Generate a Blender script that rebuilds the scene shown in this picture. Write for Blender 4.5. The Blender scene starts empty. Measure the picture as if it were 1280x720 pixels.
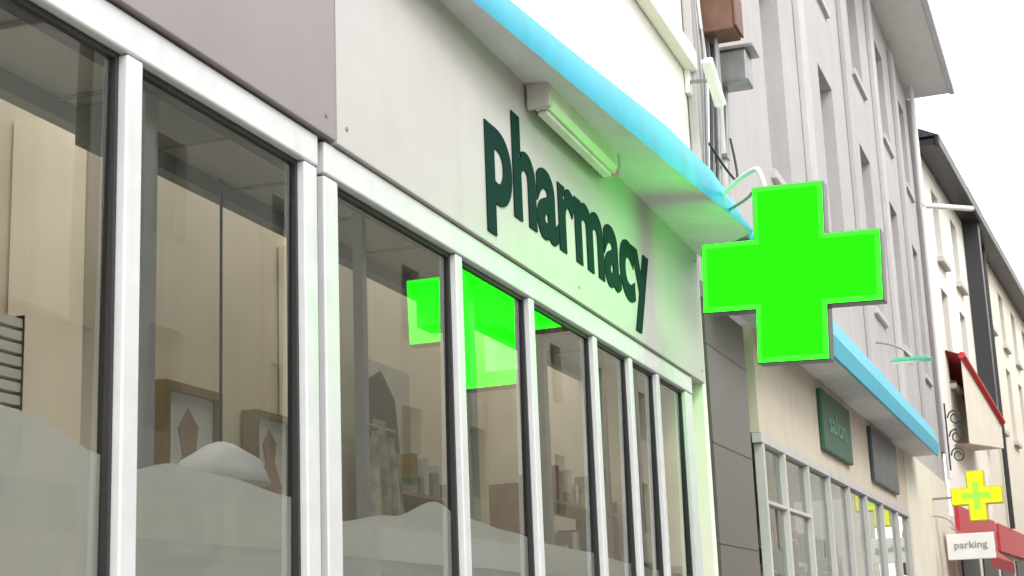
import bpy, math, random, bmesh
from mathutils import Vector as V, Matrix
random.seed(4)
sc=bpy.context.scene
COL=bpy.context.collection
# ------------------------------------------------------------ materials
MATS={}
def mat(name,col,rough=.6,metal=0,var=.08,scale=6,bump=0.0,bscale=60,streak=0,spec=.5,speck=0):
    if name in MATS: return MATS[name]
    m=bpy.data.materials.new(name); m.use_nodes=True; nt=m.node_tree; N=nt.nodes; L=nt.links
    b=N["Principled BSDF"]; b.inputs["Roughness"].default_value=rough; b.inputs["Metallic"].default_value=metal
    b.inputs["Specular IOR Level"].default_value=spec
    tc=N.new("ShaderNodeTexCoord")
    no=N.new("ShaderNodeTexNoise"); no.inputs["Scale"].default_value=scale; no.inputs["Detail"].default_value=6
    L.new(tc.outputs["Object"],no.inputs["Vector"])
    mr=N.new("ShaderNodeMapRange"); mr.inputs[1].default_value=.3; mr.inputs[2].default_value=.7
    mr.inputs[3].default_value=1-var; mr.inputs[4].default_value=1+var
    L.new(no.outputs["Fac"],mr.inputs[0])
    fac=mr.outputs[0]
    if streak>0:
        mp=N.new("ShaderNodeMapping"); mp.inputs["Scale"].default_value=(7,7,.35)
        L.new(tc.outputs["Object"],mp.inputs["Vector"])
        n2=N.new("ShaderNodeTexNoise"); n2.inputs["Scale"].default_value=.8; n2.inputs["Detail"].default_value=7; n2.inputs["Roughness"].default_value=.65
        L.new(mp.outputs[0],n2.inputs["Vector"])
        m2=N.new("ShaderNodeMapRange"); m2.inputs[1].default_value=.5; m2.inputs[2].default_value=.8
        m2.inputs[3].default_value=1; m2.inputs[4].default_value=1-streak
        L.new(n2.outputs["Fac"],m2.inputs[0])
        mu=N.new("ShaderNodeMath"); mu.operation='MULTIPLY'; L.new(fac,mu.inputs[0]); L.new(m2.outputs[0],mu.inputs[1]); fac=mu.outputs[0]
    if speck>0:
        n3=N.new("ShaderNodeTexNoise"); n3.inputs["Scale"].default_value=90; n3.inputs["Detail"].default_value=2
        L.new(tc.outputs["Object"],n3.inputs["Vector"])
        m3=N.new("ShaderNodeMapRange"); m3.inputs[1].default_value=.68; m3.inputs[2].default_value=.72
        m3.inputs[3].default_value=1; m3.inputs[4].default_value=1-speck
        L.new(n3.outputs["Fac"],m3.inputs[0])
        mu=N.new("ShaderNodeMath"); mu.operation='MULTIPLY'; L.new(fac,mu.inputs[0]); L.new(m3.outputs[0],mu.inputs[1]); fac=mu.outputs[0]
    vm=N.new("ShaderNodeVectorMath"); vm.operation='SCALE'; vm.inputs[0].default_value=col
    L.new(fac,vm.inputs["Scale"]); L.new(vm.outputs[0],b.inputs["Base Color"])
    mr2=N.new("ShaderNodeMapRange"); mr2.inputs[3].default_value=max(0,rough-.07); mr2.inputs[4].default_value=min(1,rough+.07)
    L.new(no.outputs["Fac"],mr2.inputs[0]); L.new(mr2.outputs[0],b.inputs["Roughness"])
    if bump>0:
        nb=N.new("ShaderNodeTexNoise"); nb.inputs["Scale"].default_value=bscale; nb.inputs["Detail"].default_value=5
        L.new(tc.outputs["Object"],nb.inputs["Vector"])
        bp=N.new("ShaderNodeBump"); bp.inputs["Strength"].default_value=bump; bp.inputs["Distance"].default_value=.02
        L.new(nb.outputs["Fac"],bp.inputs["Height"]); L.new(bp.outputs[0],b.inputs["Normal"])
    MATS[name]=m; return m
def emit(name,col,s):
    m=bpy.data.materials.new(name); m.use_nodes=True; nt=m.node_tree; N=nt.nodes; N.clear()
    o=N.new("ShaderNodeOutputMaterial"); e=N.new("ShaderNodeEmission"); e.inputs[0].default_value=(*col,1); e.inputs[1].default_value=s
    nt.links.new(e.outputs[0],o.inputs[0]); return m
def glassmat(name,tint=(.95,.97,.95),boost=1.2,mn=.01):
    m=bpy.data.materials.new(name); m.use_nodes=True; nt=m.node_tree; N=nt.nodes; L=nt.links; N.clear()
    o=N.new("ShaderNodeOutputMaterial"); t=N.new("ShaderNodeBsdfTransparent"); t.inputs[0].default_value=(*tint,1)
    g=N.new("ShaderNodeBsdfGlossy"); g.inputs["Roughness"].default_value=.0; g.inputs["Color"].default_value=(.95,1,.97,1)
    f=N.new("ShaderNodeFresnel"); f.inputs[0].default_value=1.5
    mu=N.new("ShaderNodeMath"); mu.operation='MULTIPLY_ADD'; mu.inputs[1].default_value=boost; mu.inputs[2].default_value=mn; mu.use_clamp=True
    L.new(f.outputs[0],mu.inputs[0])
    mx=N.new("ShaderNodeMixShader"); L.new(mu.outputs[0],mx.inputs[0]); L.new(t.outputs[0],mx.inputs[1]); L.new(g.outputs[0],mx.inputs[2])
    tc=N.new("ShaderNodeTexCoord"); nb=N.new("ShaderNodeTexNoise"); nb.inputs["Scale"].default_value=1.2; nb.inputs["Detail"].default_value=1
    L.new(tc.outputs["Object"],nb.inputs["Vector"])
    bp=N.new("ShaderNodeBump"); bp.inputs["Strength"].default_value=.02; bp.inputs["Distance"].default_value=.05
    L.new(nb.outputs["Fac"],bp.inputs["Height"]); L.new(bp.outputs[0],g.inputs["Normal"])
    L.new(mx.outputs[0],o.inputs[0]); return m
def filmmat():
    m=bpy.data.materials.new("frosted_film"); m.use_nodes=True; nt=m.node_tree; N=nt.nodes; L=nt.links; N.clear()
    o=N.new("ShaderNodeOutputMaterial"); t=N.new("ShaderNodeBsdfTransparent"); t.inputs[0].default_value=(.9,.92,.92,1)
    d=N.new("ShaderNodeBsdfDiffuse"); d.inputs[0].default_value=(.88,.90,.91,1)
    tl=N.new("ShaderNodeBsdfTranslucent"); tl.inputs[0].default_value=(.9,.91,.91,1)
    a=N.new("ShaderNodeMixShader"); a.inputs[0].default_value=.28; L.new(d.outputs[0],a.inputs[1]); L.new(tl.outputs[0],a.inputs[2])
    mx=N.new("ShaderNodeMixShader")
    tc=N.new("ShaderNodeTexCoord"); nb=N.new("ShaderNodeTexNoise"); nb.inputs["Scale"].default_value=2.0; nb.inputs["Detail"].default_value=3
    L.new(tc.outputs["Object"],nb.inputs["Vector"])
    mr=N.new("ShaderNodeMapRange"); mr.inputs[3].default_value=.72; mr.inputs[4].default_value=.97; L.new(nb.outputs["Fac"],mr.inputs[0])
    L.new(mr.outputs[0],mx.inputs[0]); L.new(t.outputs[0],mx.inputs[1]); L.new(a.outputs[0],mx.inputs[2]); L.new(mx.outputs[0],o.inputs[0]); return m
# ------------------------------------------------------------ geometry helpers
def empty(name,loc=(0,0,0),rz=0):
    e=bpy.data.objects.new(name,None); COL.objects.link(e); e.location=loc; e.rotation_euler=(0,0,rz); return e
def link(name,me,m=None,parent=None):
    o=bpy.data.objects.new(name,me); COL.objects.link(o)
    if m: me.materials.append(m)
    if parent: o.parent=parent
    return o
def boxes(name,lst,m,parent=None,bev=0):
    bm=bmesh.new()
    for (x0,x1,y0,y1,z0,z1) in lst:
        r=bmesh.ops.create_cube(bm,size=1)
        for v in r["verts"]:
            v.co=V(((x0+x1)/2+v.co.x*(x1-x0),(y0+y1)/2+v.co.y*(y1-y0),(z0+z1)/2+v.co.z*(z1-z0)))
    if bev>0: bmesh.ops.bevel(bm,geom=bm.edges[:],offset=bev,segments=2,affect='EDGES',profile=.5)
    me=bpy.data.meshes.new(name); bm.to_mesh(me); bm.free(); return link(name,me,m,parent)
def box(name,x0,x1,y0,y1,z0,z1,m,parent=None,bev=0): return boxes(name,[(x0,x1,y0,y1,z0,z1)],m,parent,bev)
def mesh(name,vs,fs,m,parent=None,smooth=False,recalc=True):
    me=bpy.data.meshes.new(name); me.from_pydata(vs,[],fs); me.update()
    if recalc:
        bm=bmesh.new(); bm.from_mesh(me); bmesh.ops.recalc_face_normals(bm,faces=bm.faces[:]); bm.to_mesh(me); bm.free()
    if smooth:
        for p in me.polygons: p.use_smooth=True
    return link(name,me,m,parent)
def prism(name,pts,axis,a0,a1,m,parent=None,bev=0):
    def P(p,a): return {'x':(a,p[0],p[1]),'y':(p[0],a,p[1]),'z':(p[0],p[1],a)}[axis]
    n=len(pts); vs=[P(p,a0) for p in pts]+[P(p,a1) for p in pts]
    fs=[list(range(n)),list(range(2*n-1,n-1,-1))]+[[i,(i+1)%n,n+(i+1)%n,n+i] for i in range(n)]
    o=mesh(name,vs,fs,m,parent)
    if bev>0:
        bm=bmesh.new(); bm.from_mesh(o.data); bmesh.ops.bevel(bm,geom=bm.edges[:],offset=bev,segments=2,affect='EDGES',profile=.5); bm.to_mesh(o.data); bm.free()
    return o
def tube(name,pts,r,m,parent=None,smooth=True):
    c=bpy.data.curves.new(name,'CURVE'); c.dimensions='3D'; c.bevel_depth=r; c.bevel_resolution=3; c.use_fill_caps=True
    s=c.splines.new('NURBS' if smooth and len(pts)>2 else 'POLY'); s.points.add(len(pts)-1)
    for i,p in enumerate(pts): s.points[i].co=(*p,1)
    if smooth and len(pts)>2: s.use_endpoint_u=True; s.order_u=3
    o=bpy.data.objects.new(name,c); COL.objects.link(o); c.materials.append(m)
    dg=bpy.context.evaluated_depsgraph_get(); me=bpy.data.meshes.new_from_object(o.evaluated_get(dg)); bpy.data.objects.remove(o)
    for p in me.polygons: p.use_smooth=True
    o=bpy.data.objects.new(name,me); COL.objects.link(o)
    if not me.materials: me.materials.append(m)
    if parent: o.parent=parent
    return o
def facade(name,x0,x1,z0,z1,y,ops,depth,m,parent):
    xs=sorted({x0,x1,*[o[0] for o in ops],*[o[1] for o in ops]}); zs=sorted({z0,z1,*[o[2] for o in ops],*[o[3] for o in ops]})
    vs=[];fs=[]
    def q(a,b,c,d):
        i=len(vs); vs.extend([a,b,c,d]); fs.append([i,i+1,i+2,i+3])
    for i in range(len(xs)-1):
        for j in range(len(zs)-1):
            cx=(xs[i]+xs[i+1])/2; cz=(zs[j]+zs[j+1])/2
            if any(o[0]<cx<o[1] and o[2]<cz<o[3] for o in ops): continue
            q((xs[i],y,zs[j]),(xs[i+1],y,zs[j]),(xs[i+1],y,zs[j+1]),(xs[i],y,zs[j+1]))
    for a,b,c,d in ops:
        e=y+depth
        q((a,y,c),(a,e,c),(a,e,d),(a,y,d)); q((b,y,c),(b,y,d),(b,e,d),(b,e,c))
        q((a,y,d),(a,e,d),(b,e,d),(b,y,d)); q((a,y,c),(b,y,c),(b,e,c),(a,e,c))
    me=bpy.data.meshes.new(name); me.from_pydata(vs,[],fs); 
    return link(name,me,m,parent)
# ------------------------------------------------------------ palette
alu=mat("aluminium_frame",(.68,.69,.71),.38,.15,.05,9,streak=.12)
alu_d=mat("rubber_gasket",(.02,.02,.022),.5)
refl_shelf=mat("reflection_and_shelf_grey",(.30,.31,.31),.5,0,.08,8)  # grey of the painted mullion reflections, also used on shelf boards
fasL=mat("fascia_panel_taupe",(.27,.235,.243),.42,.1,.06,3,bump=.02,bscale=14,streak=.08)
fasR=mat("fascia_panel_grey",(.52,.495,.49),.45,.05,.05,2.5,bump=.02,bscale=14,streak=.1,speck=.05)
soff=mat("canopy_soffit",(.68,.68,.71),.75,0,.06,4,streak=.12,speck=.05)
cyan=mat("canopy_cyan_trim",(.015,.40,.56),.45,0,.12,5,streak=.15)
white=mat("white_render",(.84,.82,.75),.85,0,.03,2,bump=.1,bscale=40,streak=.04)
grey=mat("grey_render",(.46,.44,.445),.85,0,.06,1.2,bump=.2,bscale=30,streak=.12)
greyd=mat("grey_trim",(.52,.505,.505),.8,0,.06,3,streak=.1)
cream=mat("cream_render",(.76,.71,.61),.85,0,.05,2,bump=.15,bscale=40,streak=.08)
beige=mat("beige_fascia",(.60,.53,.44),.7,0,.06,3,streak=.1)
dark=mat("dark_paint",(.03,.03,.035),.45,0,.1,6)
slate=mat("slate_roof",(.07,.075,.085),.6,0,.25,9,bump=.3,bscale=25)
tile=mat("dark_stone_tile",(.12,.11,.105),.4,0,.12,5,streak=.15)
textg=mat("sign_green_vinyl",(.004,.032,.026),.85,0,.05,8,spec=.1)
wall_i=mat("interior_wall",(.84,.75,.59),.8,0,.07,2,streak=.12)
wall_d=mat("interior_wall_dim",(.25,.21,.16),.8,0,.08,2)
ceil_i=mat("interior_ceiling",(.42,.43,.40),.8,0,.05,2)
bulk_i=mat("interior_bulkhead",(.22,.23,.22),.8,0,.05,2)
wood=mat("shop_floor",(.6,.54,.45),.5,0,.2,9)
brown=mat("shelf_wood",(.30,.19,.11),.55,0,.2,12)
wht=mat("white_paint",(.78,.78,.77),.45,0,.04,5)
rust=mat("brown_metal_box",(.16,.075,.05),.6,0,.2,9,streak=.3)
metal=mat("grey_metal",(.3,.31,.32),.45,.5,.12,9,streak=.2)
glass=glassmat("window_glass"); film=filmmat()
glass2=glassmat("upper_window_glass",(.5,.55,.56),1.3,.05)
red=mat("red_paint",(.5,.03,.04),.45,0,.1,5)
dkred=mat("dark_red_awning",(.3,.02,.03),.7,0,.1,5)
asph=mat("asphalt",(.05,.05,.052),.9,0,.2,8,bump=.4,bscale=90)
pave=mat("paving_stone",(.34,.33,.31),.85,0,.15,3,bump=.2,bscale=50)
hair=mat("poster_dark",(.06,.05,.045),.5,0,.2,6)
opg=mat("opposite_window",(.2,.2,.19),.3,0,.1,6)
# ------------------------------------------------------------ ground
g=box("ground",-60,200,-120,120,-.3,-.16,pave)
box("road",-30,90,-5.2,-.7,-.16,-.12,asph)
kerbm=mat("kerb_stone",(.35,.34,.33),.8)
box("pavement",-30,90,-.6,2.0,-.16,0,pave); box("kerb",-30,90,-.7,-.6,-.16,.005,kerbm)
box("pavement",-30,90,-7.2,-5.3,-.16,0,pave); box("kerb",-30,90,-5.3,-5.2,-.16,.005,kerbm)
lines=mat("road_marking",(.7,.55,.08),.7)
boxes("road_markings",[(-30,90,-1.12,-1.02,-.12,-.115),(-30,90,-1.32,-1.22,-.12,-.115)],lines)
# ------------------------------------------------------------ pharmacy building
PB=empty("pharmacy_building")
Y=2.2
box("fascia_left",-2,4.625,Y-.02,Y+.1,3.19,4.11,fasL,PB,.003)
box("fascia_right",4.637,10.5,Y-.02,Y+.1,3.185,4.11,fasR,PB,.003)
box("fascia_backing",-2,10.5,Y+.1,Y+.16,3.1,4.2,dark,PB)
def disc(name,c,r,m,par):
    return prism(name,[(c[0]+r*math.cos(t*math.pi/6),c[2]+r*math.sin(t*math.pi/6)) for t in range(12)],'y',c[1]-.004,c[1],m,par)
for i,(x,z) in enumerate([(4.55,3.26),(4.71,3.26),(4.55,4.03),(4.71,4.03),(3.4,3.26),(10.4,3.26),(7.5,3.26),(10.4,4.03)]): disc("fixing_%d"%i,(x,Y-.0205,z),.008,metal,PB)
FY0,FY1=Y,Y+.075; GY=Y+.05
def gy(z): return GY-.008*(z-1.9)
fr=[]; gk=[]
muls=[(3.385,3.46),(4.43,4.52),(4.575,4.68),(5.80,5.87),(6.74,6.81),(7.80,7.87),(8.53,8.60),(9.17,9.24),(9.95,10.14)]
fr.append((-.5,4.525,FY0,FY1,3.075,3.182)); fr.append((4.57,10.14,FY0-.003,FY1,3.065,3.178))
for a,b in muls: fr.append((a,b,FY0+.002,FY1-.002,.45,3.07 if a<4.55 else 3.06))
fr.append((-.5,10.14,FY0-.004,FY1-.004,.38,.45)); fr.append((-.5,-.42,FY0+.002,FY1-.002,.45,3.07)); fr.append((1.6,1.68,FY0+.002,FY1-.002,.45,3.07))
boxes("window_frames",fr,alu,PB,.006)
box("frame_gap_cover",4.52,4.575,Y+.03,Y+.07,.45,3.2,alu_d,PB)
spans=[(-.42,1.6),(1.68,3.385),(3.46,4.43),(4.68,5.80),(5.87,6.74),(6.81,7.80),(7.87,8.53),(8.60,9.17),(9.24,9.95)]
for a,b in spans:
    zt=3.075 if a<4.5 else 3.062
    gk+= [(a,a+.016,GY-.02,GY+.014,.45,zt),(b-.016,b,GY-.02,GY+.014,.45,zt),(a+.016,b-.016,GY-.02,GY+.014,zt-.018,zt)]
    gk+= [(a+.016,b-.016,GY-.02,GY+.014,.45,.464)]
boxes("gaskets",gk,alu_d,PB)
boxes("mullion_reflection_posts",[(x,x+.07,2.36,2.44,.05,3.33) for x in (3.72,4.78,6.35,7.4,8.5,9.25)]+[(x,x+.04,2.42,2.46,.05,3.33) for x in (5.35,9.9)],refl_shelf,PB)  # added uprights standing in for mullion reflections in the glass
gv=[];gf=[]
for a,b in spans:
    i=len(gv); gv+=[(a,gy(.45),.45),(b,gy(.45),.45),(b,gy(3.08),3.08),(a,gy(3.08),3.08)]; gf.append([i,i+1,i+2,i+3])
mesh("window_glass",gv,gf,glass,PB,recalc=False)
def filmtop(x):
    pts=[(-.5,2.2),(1.68,2.15),(2.4,2.1),(2.89,2.08),(3.07,2.07),(3.37,2.0),(3.46,1.97),(3.72,2.01),(3.99,2.0),(4.4,1.97),(4.68,1.91),(5.2,1.96),(5.63,2.04),(5.88,2.0),(6.5,1.97),(7.04,1.94),(7.7,1.93),(8.5,1.9),(9.2,1.88),(10,1.87)]
    for (a,b),(c,d) in zip(pts,pts[1:]):
        if a<=x<=c:
            t=(x-a)/(c-a); t=t*t*(3-2*t); return b+(d-b)*t
    return 1.9
fv=[];ff=[]
for a,b in spans:
    n=24
    for k in range(n):
        xa=a+.01+(b-a-.02)*k/n; xb=a+.01+(b-a-.02)*(k+1)/n; i=len(fv)
        fv+=[(xa,gy(.46)+.004,.46),(xb,gy(.46)+.004,.46),(xb,gy(filmtop(xb))+.004,filmtop(xb)),(xa,gy(filmtop(xa))+.004,filmtop(xa))]; ff.append([i,i+1,i+2,i+3])
mesh("frosted_film",fv,ff,film,PB,recalc=False)
box("stall_riser",-2,10.14,Y+.0,Y+.1,0,.38,tile,PB)
# interior: made-up open slot behind the ceiling edge brightens the back wall with sky
box("interior_back_wall",-2,10.4,3.75,3.85,0,3.95,wall_i,PB)
boxes("interior_ceiling",[(-2,10.4,Y+.17,3.0,3.34,3.4)],ceil_i,PB)
box("interior_floor",-2,10.4,Y+.1,3.75,.02,.05,wood,PB)
box("interior_end_wall",10.4,10.5,Y+.16,3.75,0,3.4,wall_i,PB)
boxes("ceiling_grid",[(-2,10.4,2.68,2.70,3.332,3.338)]+[(x,x+.02,Y+.17,3.0,3.33,3.336) for x in [i*.6 for i in range(-3,17)]],bulk_i,PB)
box("ceiling_edge_beam",-2,10.4,3.0,3.06,3.27,3.4,bulk_i,PB)
boxes("interior_bulkhead",[(4.3,4.45,Y+.17,3.0,3.2,3.335),(7.3,7.5,Y+.17,3.0,3.1,3.335)],bulk_i,PB)
boxes("interior_columns",[(4.95,5.1,3.4,3.74,.05,3.6),(7.2,7.4,3.4,3.74,.05,3.6)],wall_i,PB)
facade("upper_wall",-2,10.62,4.45,11,Y,[(.5,1.6,6.4,8.2),(3,4.1,6.4,8.2),(5.4,6.5,6.4,8.2),(7.8,8.9,6.4,8.2)],.2,white,PB)
for i,x in enumerate([.5,3,5.4,7.8]):
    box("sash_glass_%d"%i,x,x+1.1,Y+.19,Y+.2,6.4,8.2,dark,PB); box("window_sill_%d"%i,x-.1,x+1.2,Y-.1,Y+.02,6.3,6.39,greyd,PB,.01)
box("string_course",-2,10.64,Y-.09,Y-.002,5.5,5.66,white,PB,.015)
box("side_wall",10.5,10.62,Y+.003,9,0,10.99,white,PB)
box("parapet_coping",-2,10.62,Y-.1,Y+.3,11,11.15,greyd,PB,.01)
def cy(x): return 2.035-.077*(x-5.64)
xs=[-2,0,2,4,5.6,7,8.3,9.2,9.7,10.0]
hs={-2:.12,0:.12,2:.13,4:.14,5.6:.16,7:.2,8.3:.25,9.2:.22,9.7:.13,10.0:.04}
def cyy(x): return min(cy(x),2.12) if x>4 else 2.12
CA=empty("shop_canopy")
vs=[]
for x in xs:
    y=cyy(x); h=hs[x]
    vs+=[(x,y,4.08),(x,y-.012,4.08+h*.45),(x,y+.02,4.08+h),(x,Y+.0,4.42),(x,Y-.0,4.112)]
n=len(xs)
mesh("cyan_trim",[v for k in range(n) for v in vs[k*5:k*5+3]],[[k*3+a,k*3+3+a,k*3+4+a,k*3+1+a] for k in range(n-1) for a in (0,1)],cyan,CA,True)
mesh("canopy_top",[v for k in range(n) for v in vs[k*5+2:k*5+4]],[[k*2,k*2+2,k*2+3,k*2+1] for k in range(n-1)],white,CA)
sv=[]
for x in xs+[10.5]:
    y=cyy(min(x,10.0)) if x<=10 else 2.15
    sv+=[(x,y+.002,4.082),(x,Y-.018,4.108)]
mesh("soffit",sv,[[k*2,k*2+2,k*2+3,k*2+1] for k in range(len(xs))],soff,CA)
mesh("end_flash",[(10.0,cyy(10),4.08),(10.5,2.15,4.082),(10.5,2.19,4.42),(10,cyy(10)+.02,4.12)],[[0,1,2,3]],cyan,CA)
def text(name,body,x0,x1,zb,zt,y,m,parent=None,ext=.004,off=.022):
    c=bpy.data.curves.new(name,'FONT'); c.body=body; c.size=1; c.extrude=.5; c.offset=off
    o=bpy.data.objects.new(name+"_c",c); COL.objects.link(o)
    dg=bpy.context.evaluated_depsgraph_get(); me=bpy.data.meshes.new_from_object(o.evaluated_get(dg)); bpy.data.objects.remove(o)
    a=[v.co.copy() for v in me.vertices]; mnx=min(v.x for v in a); mxx=max(v.x for v in a); mny=min(v.y for v in a); mxy=max(v.y for v in a)
    for v in me.vertices:
        p=v.co; v.co=V((x0+(p.x-mnx)/(mxx-mnx)*(x1-x0), y-ext*(1+p.z*2)/2, zb+(p.y-mny)/(mxy-mny)*(zt-zb)))
    bm=bmesh.new(); bm.from_mesh(me); bmesh.ops.recalc_face_normals(bm,faces=bm.faces[:]); bm.to_mesh(me); bm.free()
    me.materials.clear(); return link(name,me,m,parent)
text("pharmacy_lettering","pharmacy",6.13,9.02,3.235,3.90,Y-.02,textg,ext=.006,off=.034)
FL=empty("fluorescent_batten_light",(-.16,0,0))
lam=mat("batten_cream",(.70,.68,.58),.4,0,.06,6,streak=.2)
prism("housing",[(2.165,4.10),(2.165,4.02),(2.145,3.985),(2.08,3.985),(2.06,4.02),(2.06,4.10)],'x',6.92,8.14,lam,FL,.004)
boxes("end_caps",[(6.885,6.92,2.055,2.17,3.975,4.102),(8.14,8.175,2.055,2.17,3.975,4.102)],mat("batten_cap",(.5,.49,.44),.5),FL,.006)
box("tube_diffuser",6.96,8.1,2.09,2.14,3.96,3.984,mat("diffuser",(.75,.75,.7),.3),FL,.008)
# ------------------------------------------------------------ green cross
CX=8.95
CR=empty("green_cross_sign",(CX,1.30,3.537)); CR.rotation_euler=(math.radians(2.5),0,math.radians(-4))
def crossout(w,a):
    h=w/2
    return [(-a,-h),(a,-h),(a,-a),(h,-a),(h,a),(a,a),(a,h),(-a,h),(-a,a),(-h,a),(-h,-a),(-a,-a)]
gface=emit("cross_green_face",(.004,1,.001),7.5); gr=emit("cross_green_rim",(.016,1,.009),6)
case=mat("cross_case_metal",(.12,.14,.12),.3,.6,.1,8)
Wc=1.06
prism("case",crossout(Wc,.212),'x',-.06,.06,case,CR,.006)
for s,nm in((-1,"front"),(1,"back")):
    prism("rim_"+nm,crossout(Wc-.016,.204),'x',s*.0605,s*.066,gr,CR)
    prism("face_"+nm,crossout(Wc-.07,.177),'x',s*.0665,s*.07,gface,CR)
BR=empty("cross_bracket")
tube("upper_arm",[(9.35,1.80,4.14),(9.25,1.66,4.22),(9.1,1.52,4.24),(9.0,1.45,4.22),(8.97,1.42,4.06)],.015,wht,BR)
tube("upper_arm_return",[(9.5,1.79,4.1),(9.35,1.6,4.13),(9.15,1.52,4.13),(9.0,1.47,4.06)],.01,metal,BR)
# ------------------------------------------------------------ grey terraced building with second shop
B2=empty("grey_terraced_building",(10.6,2.2,0),math.radians(-1.25))
EH=11.3
wins=[(3.3,4.35),(6.85,7.9),(10.2,11.25),(13.3,14.35),(16.3,17.3)]
ops=[(a,b,5.65,7.95) for a,b in wins]+[(a,b,9.0,10.6) for a,b in wins]
facade("front_wall",0.03,18.5,3.95,EH,0,ops,.34,grey,B2)
for i,(a,b,c,d) in enumerate(ops):
    box("glass_%d"%i,a,b,.31,.32,c,d,glass2,B2)
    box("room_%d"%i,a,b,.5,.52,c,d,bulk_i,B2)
    boxes("sash_%d"%i,[(a,a+.06,.26,.31,c,d),(b-.06,b,.26,.31,c,d),(a+.06,b-.06,.26,.308,(c+d)/2-.03,(c+d)/2+.03),(a+.06,b-.06,.26,.308,c,c+.06)],wht,B2)
    boxes("sill_%d"%i,[(a-.08,b+.08,-.05,.01,c-.09,c-.002)],greyd,B2,.008)
for i,x in enumerate([.03,5.3,9.0,12.3,15.3,18.1]):
    box("pilaster_%d"%i,x,x+.4,-.07,-.002,4.5,EH-.2,greyd if i%2 else grey,B2,.01)
box("eave_soffit",0,18.7,-.75,.2,EH,EH+.12,wht,B2,.01)
box("gutter",0,18.72,-.86,-.75,EH-.03,EH+.16,mat("white_gutter",(.6,.62,.66),.4),B2,.03)
prism("roof",[(-.85,EH+.16),(8,EH+3),(8,EH+.16)],'x',0,18.7,slate,B2)
box("gable_wall",18.4,18.5,.003,8,0,EH,grey,B2)
tube("downpipe",[(18.0,-.12,EH),(18.0,-.12,4)],.05,wht,B2)
box("pier",.12,1.42,-.0,.3,0,3.85,tile,B2,.004)
boxes("pier_joints",[(.12,1.42,-.002,.01,z,z+.008) for z in (.7,1.4,2.1,2.8,3.5)],dark,B2)
box("pier_return",1.42,1.8,.12,.3,0,3.85,mat("brown_recess",(.09,.075,.07),.6),B2)
box("party_gap",-.1,.12,.1,.3,0,4.0,dark,B2)
box("shop_fascia",1.8,12.0,0.0,.14,3.06,3.95,beige,B2,.004)
box("end_pier",12.0,18.45,-.02,.14,0,3.95,cream,B2,.004)
mu2=[1.85,2.75,3.9,5.1,6.4,7.7,9.1,10.6,11.85]
boxes("shop_frames",[(1.8,12.0,-.01,.07,2.98,3.058)]+[(x,x+.06,-.008,.068,.4,2.978) for x in mu2]+[(1.8,12,-.012,.07,.33,.4)]+[(a+.06,b,.0,.06,2.5,2.53) for a,b in zip(mu2[:2],mu2[1:3])],greyd,B2,.004)
mesh("shop_glass",[(1.85,.04,.4),(11.9,.04,.4),(11.9,.04,2.98),(1.85,.04,2.98)],[[0,1,2,3]],glass,B2,recalc=False)
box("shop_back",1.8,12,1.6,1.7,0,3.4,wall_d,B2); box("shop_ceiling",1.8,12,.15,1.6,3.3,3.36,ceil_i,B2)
box("shop_riser",1.8,12,0,.1,0,.33,tile,B2)
sg=mat("sign_dark_green",(.02,.09,.055),.5); sn=mat("sign_navy",(.04,.05,.07),.4)
SI=empty("shop_sign_board",B2.location,math.radians(-1.25))
box("board",4.75,6.6,-.05,-.004,3.22,3.82,sg,SI,.01); text("letters","salon",5.1,6.2,3.42,3.64,-.052,mat("sign_green_letter",(.12,.25,.18),.6),SI)
SI2=empty("shop_sign_board",B2.location,math.radians(-1.25))
box("board",8.3,10.7,-.05,-.004,3.2,3.85,sn,SI2,.01)
C2=empty("shop_canopy",B2.location,math.radians(-1.25))
prism("trim",[(-.40,3.90),(-.42,4.08),(-.36,4.30),(-.34,4.30),(-.37,4.08),(-.37,3.90)],'x',.2,12.95,cyan,C2)
mesh("top",[(.2,-.35,4.3),(12.95,-.35,4.3),(12.95,-.003,4.45),(.2,-.003,4.45)],[[0,1,2,3]],white,C2)
box("soffit",.2,12.93,-.37,-.002,3.92,3.95,soff,C2)
# ------------------------------------------------------------ white terrace further on
B3=empty("white_terraced_building",(29.15,1.75,0),math.radians(-4.2))
w3=[(1.6,2.5),(4.2,5.1),(9.6,10.6),(12.6,13.6),(15.6,16.6),(18.6,19.6)]
o3=[(a,b,6.0,7.9) for a,b in w3]+[(a,b,8.5,9.9) for a,b in w3]
E3=10.3
facade("front_wall",0,6.3,3.4,E3,0,[o for o in o3 if o[1]<6],.25,white,B3)
facade("front_wall_far",6.6,26,3.4,E3,-.02,[o for o in o3 if o[0]>6.6],.25,cream,B3)
for i,(a,b,c,d) in enumerate(o3):
    box("glass_%d"%i,a,b,.2,.22,c,d,dark,B3); box("sill_%d"%i,a-.1,b+.1,-.12,0.0,c-.1,c-.003,greyd,B3)
box("dark_party_pier",6.3,6.6,-.34,.1,5.4,E3+.1,dark,B3,.01); box("party_pier_base",6.3,6.6,-.02,.1,3.4,5.39,cream,B3)
box("eave",0,26,-.35,.1,E3,E3+.12,dark,B3); box("gutter",0,26,-.45,-.35,E3-.04,E3+.18,dark,B3,.03)
prism("roof",[(-.45,E3+.18),(6,E3+3.4),(6,E3+.18)],'x',0,26,slate,B3)
box("shop_front",0,26,0.003,.2,0,3.4,cream,B3)
boxes("shop_windows",[(.6+i*3.1,3.0+i*3.1,-.03,.0,.5,2.9) for i in range(8)],dark,B3)
boxes("shop_fascias",[(.3+i*6.2,5.9+i*6.2,-.08,.0,3.0,3.6) for i in range(4)],red,B3)
box("chimney",12,12.9,.2,1.4,E3+.1,E3+2.4,cream,B3,.02)
tube("white_strut",[(-.6,-.1,9.0),(1.5,-.75,9.35)],.05,wht,B3)
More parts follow.
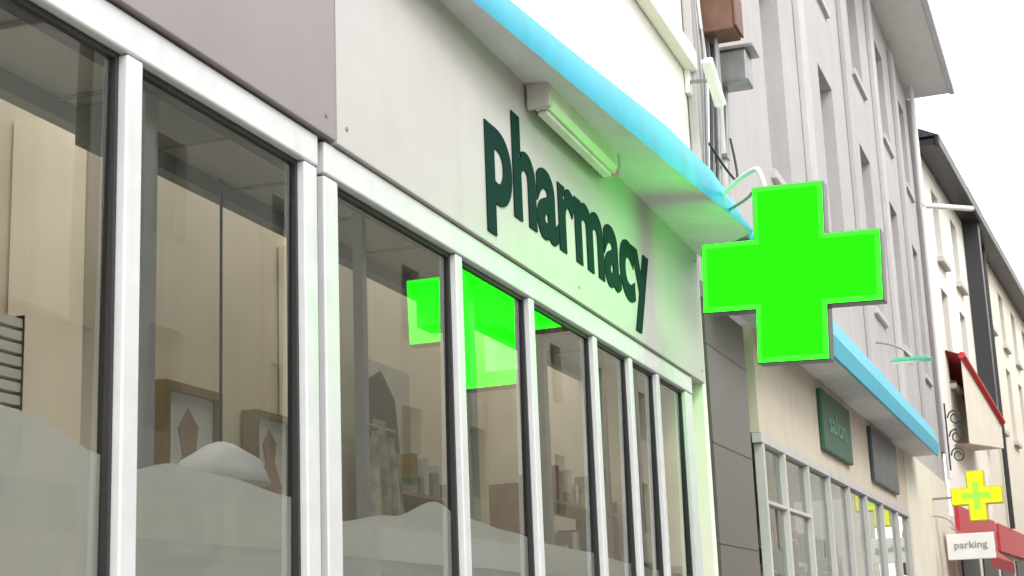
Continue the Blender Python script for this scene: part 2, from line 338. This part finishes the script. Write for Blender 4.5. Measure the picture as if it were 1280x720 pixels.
tube("black_downpipe",[(9.0,-.12,E3),(9.0,-.12,3.6)],.06,dark,B3)
RB=empty("red_edged_awning",(30.4,0,0),0)
def q(name,p,m,par): return mesh(name,p,[list(range(len(p)))],m,par)
q("cheek",[(0,1.38,6.45),(2.8,.85,5.45),(2.8,.85,4.95),(0,1.38,4.8)],cream,RB)
q("soffit",[(0,1.38,4.8),(2.8,.85,4.95),(3.0,1.7,4.95),(0,1.8,4.8)],cream,RB)
tube("red_verge",[(0,1.36,6.48),(1.0,1.18,6.15),(2.8,.83,5.48)],.07,red,RB)
q("roof",[(0,1.38,6.5),(2.8,.85,5.5),(3.0,1.8,5.7),(0,1.9,6.7)],dkred,RB)
YC=empty("yellow_cross_sign",(26,1.15,3.48),math.radians(-4))
prism("case",crossout(.8,.14),'x',-.08,.08,mat("yellow_case",(.6,.5,.05),.4),YC,.01)
prism("face",crossout(.76,.12),'x',-.09,-.081,emit("yellow_face",(.85,.9,.03),1.3),YC)
prism("inner",crossout(.44,.05),'x',-.095,-.091,emit("yellow_green_face",(.4,.9,.08),1.3),YC)
tube("arm",[(0,.4,0),(0,.75,0)],.02,metal,YC)
HS=empty("hanging_shop_sign",(25.6,1.3,2.68),math.radians(-2))
box("board",-.03,.03,-.36,.36,-.2,.2,wht,HS,.01); 
tx=text("letters","parking",-.25,.25,-.06,.08,0,metal,HS,off=.01)
tx.rotation_euler=(0,0,math.radians(-90)); tx.location=(-.034,0,0)
tube("hanger",[(0,.2,.2),(0,.2,.5),(0,.6,.5)],.012,metal,HS)
RS=empty("red_shop_awning",(27.2,0,0))
mesh("cloth",[(0,1.72,3.1),(4.5,1.45,3.1),(4.5,.85,2.6),(0,1.1,2.6),(4.5,.85,2.4),(0,1.1,2.4)],[[0,1,2,3],[3,2,4,5]],dkred,RS)
GL=empty("green_glass_lamp",(20,1.5,4.75))
prism("shade",[(-.27,0),(.27,0),(.2,.05),(-.2,.05)],'x',-.1,.1,mat("green_glass",(.1,.5,.3),.2),GL,.01)
tube("arm",[(0,0,.05),(0,.1,.25),(0,.5,.3)],.015,metal,GL); 
IS=empty("wrought_iron_sign",(27.5,1.45,0))
for i in range(3): tube("scroll_%d"%i,[(0,.12*math.cos(t)*(1-t/14),4.3+i*.32+.14*math.sin(t)*(1-t/14)) for t in [k*.5 for k in range(20)]],.013,dark,IS)
tube("bar",[(0,.15,4.05),(0,.15,5.2)],.015,dark,IS)
JB=empty("junction_box",(11.0,1.98,6.05)); box("body",-.14,.14,-.12,.16,-.17,.17,rust,JB,.012); box("lid",-.15,.15,-.14,-.121,-.15,.15,rust,JB,.006); tube("conduit",[(0,.05,-.17),(0,.1,-1.4)],.02,metal,JB)
JB2=empty("junction_box",(11.55,1.98,5.8)); box("body",-.13,.13,-.1,.16,-.13,.13,metal,JB2,.015); box("hood",-.15,.15,-.16,.16,.131,.16,metal,JB2,.006); tube("conduit",[(0,.1,-.13),(-.1,.14,-1.3)],.018,metal,JB2)
FLD=empty("security_floodlight",(10.45,2.0,5.32)); tube("body",[(-.12,-.02,.14),(.12,-.05,-.12)],.045,wht,FLD,False); tube("bracket",[(.05,.0,.05),(.15,.2,.1)],.015,metal,FLD); box("backplate",.1,.2,.16,.195,0,.2,wht,FLD,.005)
CB=empty("cable_bundle")
for i in range(9):
    x=10.70+i*.06
    tube("cable_%d"%i,[(x,2.14,7.5),(x+random.uniform(-.05,.05),2.11,6.2),(x+random.uniform(-.1,.1),2.08,5.6),(x+random.uniform(-.1,.1),2.1,5.1),(x+random.uniform(-.05,.05),2.13,4.5)],random.choice([.008,.012,.016,.02]),random.choice([metal,dark,wht]),CB)
tube("cable_loop",[(10.8,2.1,5.0),(11.1,1.98,4.75),(11.4,2.0,4.9),(11.7,2.1,5.3)],.01,dark,CB)
DP=empty("drainpipe"); tube("pipe",[(11.25,2.1,9),(11.25,2.1,4.4)],.045,greyd,DP)
boxes("clips",[(11.19,11.31,2.04,2.16,z,z+.03) for z in (5,6.5,8)],metal,DP)
# ------------------------------------------------------------ things inside pharmacy
gold=mat("gold_frame",(.3,.22,.1),.4); pf=mat("poster_skin",(.45,.3,.22),.6)
def picture(x,z,s=1):
    FP=empty("framed_picture",(x,3.7,z)); FP.scale=(s,1,s)
    boxes("frame",[(-.25,.25,-.04,.04,.36,.4),(-.25,.25,-.04,.04,-.4,-.36),(-.25,-.21,-.04,.04,-.36,.36),(.21,.25,-.04,.04,-.36,.36)],gold,FP)
    box("print",-.21,.21,-.01,.04,-.36,.36,wht,FP)
    prism("figure",[(-.12,-.3),(.1,-.3),(.14,-.05),(.05,.1),(.07,.22),(-.02,.3),(-.1,.2),(-.06,.08),(-.15,-.05)],'y',-.016,-.011,pf,FP)
picture(6.22,2.3); picture(7.0,2.35,.8)
PO=empty("hair_poster",(8.35,3.7,2.5)); box("sheet",-.5,.5,-.0,.03,-.7,.65,mat("poster_sheet",(.6,.57,.5),.5),PO)
prism("hair",[(-.3,-.3),(-.1,-.45),(.05,-.2),(.2,-.3),(.32,.1),(.25,.45),(.05,.6),(-.2,.5),(-.33,.2)],'y',-.01,-.001,hair,PO)
prism("face",[(-.08,-.2),(.06,-.2),(.13,.05),(.08,.3),(-.1,.3),(-.15,.05)],'y',-.018,-.011,pf,PO)
VT=empty("wall_vent",(4.7,3.7,2.5)); boxes("louvres",[(-.25,.25,-.03,.02,-.25+i*.05,-.215+i*.05) for i in range(11)]+[(-.28,-.25,-.04,.02,-.28,.3),(.25,.28,-.04,.02,-.28,.3)],wht,VT)
def lathe(name,prof,c,m,par,n=32):
    vs=[];fs=[]
    for r,z in prof:
        for k in range(n): vs.append((c[0]+r*math.cos(2*math.pi*k/n),c[1]+r*math.sin(2*math.pi*k/n),c[2]+z))
    for j in range(len(prof)-1):
        for k in range(n): fs.append([j*n+k,j*n+(k+1)%n,(j+1)*n+(k+1)%n,(j+1)*n+k])
    return mesh(name,vs,fs,m,par,True)
PL=empty("pendant_lamp",(5.2,2.95,2.12))
lathe("bowl_shade",[(.02,.16),(.05,.15),(.15,.09),(.19,0),(.18,0),(.14,.08),(.04,.14)],(0,0,0),wht,PL); tube("cord",[(0,0,.15),(0,0,1.2)],.006,dark,PL)
def shelf(x0,x1,y,n=4,bm_=None):
    S=empty("display_shelf",(x0,y,0)); w=x1-x0
    boxes("boards",[(0,w,-.15,.15,.4+i*.38,.42+i*.38) for i in range(n+2)]+[(-.02,0,-.15,.15,0,2.4),(w,w+.02,-.15,.15,0,2.4)],bm_ or refl_shelf,S)
    for c in range(5):
        b=[]
        for i in range(n+2):
            x=.03+c*.05
            while x<w-.1:
                ww=random.uniform(.04,.1); 
                if random.random()<.45: b.append((x,x+ww,-.12,.0,.421+i*.38,.421+i*.38+random.uniform(.08,.26)))
                x+=ww+random.uniform(.06,.2)
        colr=[(.3,.16,.12),(.2,.26,.3),(.6,.58,.52),(.2,.27,.2),(.38,.27,.14)][c]
        b=[(a0+0.0,a1,b0-.001*c,b1-.002*c,c0,c1-.003*c) for a0,a1,b0,b1,c0,c1 in b]
        if b: boxes("products_%d"%c,b,mat("product_%d"%c,colr,.5),S,.004)
shelf(8.6,10.3,2.95,4,brown); shelf(7.75,8.4,3.45,4,brown)
shelf(13,16.5,2.9,4); shelf(17,20.5,2.8,4)
ST=empty("scarf_stand",(7.35,3.25,0)); tube("pole",[(0,0,0),(0,0,2.62)],.015,metal,ST); tube("bar",[(-.2,0,2.6),(.2,0,2.6)],.015,metal,ST)
vs=[];nx=26;nz=14
for j in range(nz):
    for i in range(nx):
        u=i/(nx-1); t=j/(nz-1)
        vs.append(((u-.5)*.36*(1+.35*t)+.03*math.sin(5*t), .05*math.sin(u*22+2*t)*(0.4+t)-.02,2.62-t*(1.0+.12*math.sin(u*7))-.12*abs(u-.5)*2))
fs=[[j*nx+i,j*nx+i+1,(j+1)*nx+i+1,(j+1)*nx+i] for j in range(nz-1) for i in range(nx-1)]
mesh("scarf",vs,fs,mat("scarf_cloth",(.36,.31,.26),.9,0,.5,9),ST,True)
# ------------------------------------------------------------ opposite side of the street (seen in the reflections)
OB=empty("opposite_terrace")
x=-14
k=0
pal=[(.52,.48,.40),(.57,.52,.43),(.48,.45,.40),(.52,.47,.4),(.47,.45,.42)]
while x<75:
    w=random.uniform(7,10); h=random.uniform(9.5,11.5) if x>9 else 5.5; m=mat("render_op_%d"%(k%5),pal[k%5],.85,0,.06,1.5,streak=.15)
    ops=[(x+1.5+i*3.6,x+2.4+i*3.6,z,z+1.5) for i in range(int((w-1)/3.6)) for z in (4.4,7.2) if z+2<h]
    fa=facade("front_%d"%k,x,x+w,0,h,-7.2,ops,-.2,m,OB)
    if ops: boxes("glass_%d"%k,[(a,b,-7.42,-7.4,c,d) for a,b,c,d in ops],opg,OB)
    box("shopfront_%d"%k,x+.4,x+w-.4,-7.2,-7.15,.4,2.7,opg,OB); box("shopsign_%d"%k,x+.2,x+w-.2,-7.2,-7.1,2.9,3.5,[wht,beige,textg,sn,beige][k%5],OB)
    box("mass_%d"%k,x+.01,x+w-.01,-14,-7.45,0,h,m,OB); prism("roof_%d"%k,[(-7.0,h),(-10.5,h+1.5),(-14,h)],'x',x,x+w,slate,OB)
    x+=w; k+=1
# ------------------------------------------------------------ world, sun, camera
w=bpy.data.worlds.new("World"); sc.world=w; w.use_nodes=True; N=w.node_tree.nodes; L=w.node_tree.links
bg=N["Background"]; sky=N.new("ShaderNodeTexSky"); sky.sky_type='NISHITA'; sky.sun_disc=False
sky.dust_density=4; sky.air_density=1
hs_=N.new("ShaderNodeHueSaturation"); hs_.inputs["Saturation"].default_value=.18; hs_.inputs["Value"].default_value=1.6
mx=N.new("ShaderNodeMixRGB"); mx.inputs[0].default_value=.65; mx.inputs[2].default_value=(22,21.8,21.6,1)
L.new(sky.outputs[0],hs_.inputs["Color"]); L.new(hs_.outputs[0],mx.inputs[1]); L.new(mx.outputs[0],bg.inputs[0]); bg.inputs[1].default_value=.145
d=V((-.5,-.62,.85)).normalized()   # towards the sun
sky.sun_elevation=math.asin(d.z); sky.sun_rotation=math.atan2(d.x,d.y)
sl=bpy.data.lights.new("sun",'SUN'); sl.energy=1.5; sl.angle=math.radians(16); sl.color=(1,.96,.90)
so=bpy.data.objects.new("sun",sl); COL.objects.link(so); so.rotation_euler=d.to_track_quat('Z','Y').to_euler(); so.location=(0,-3,20)
cam=bpy.data.cameras.new("camera"); cam.sensor_width=36; cam.lens=1950/1280*36; cam.clip_end=1000; cam.clip_start=.05
co=bpy.data.objects.new("camera",cam); COL.objects.link(co)
Xv=V((695,415,1950)).normalized(); Zv=V((-343,-8588,1950)).normalized(); Yv=Zv.cross(Xv)
R=V((Xv.x,Yv.x,Zv.x)); D=V((Xv.y,Yv.y,Zv.y)); F=V((Xv.z,Yv.z,Zv.z))
M=Matrix(((R.x,-D.x,-F.x),(R.y,-D.y,-F.y),(R.z,-D.z,-F.z)))
co.matrix_world=Matrix.Translation((0,0,1.5))@M.to_4x4()
cam.dof.use_dof=True; cam.dof.focus_distance=8; cam.dof.aperture_fstop=11
sc.camera=co
sc.view_settings.view_transform='Standard'; sc.view_settings.look='None'; sc.view_settings.exposure=0
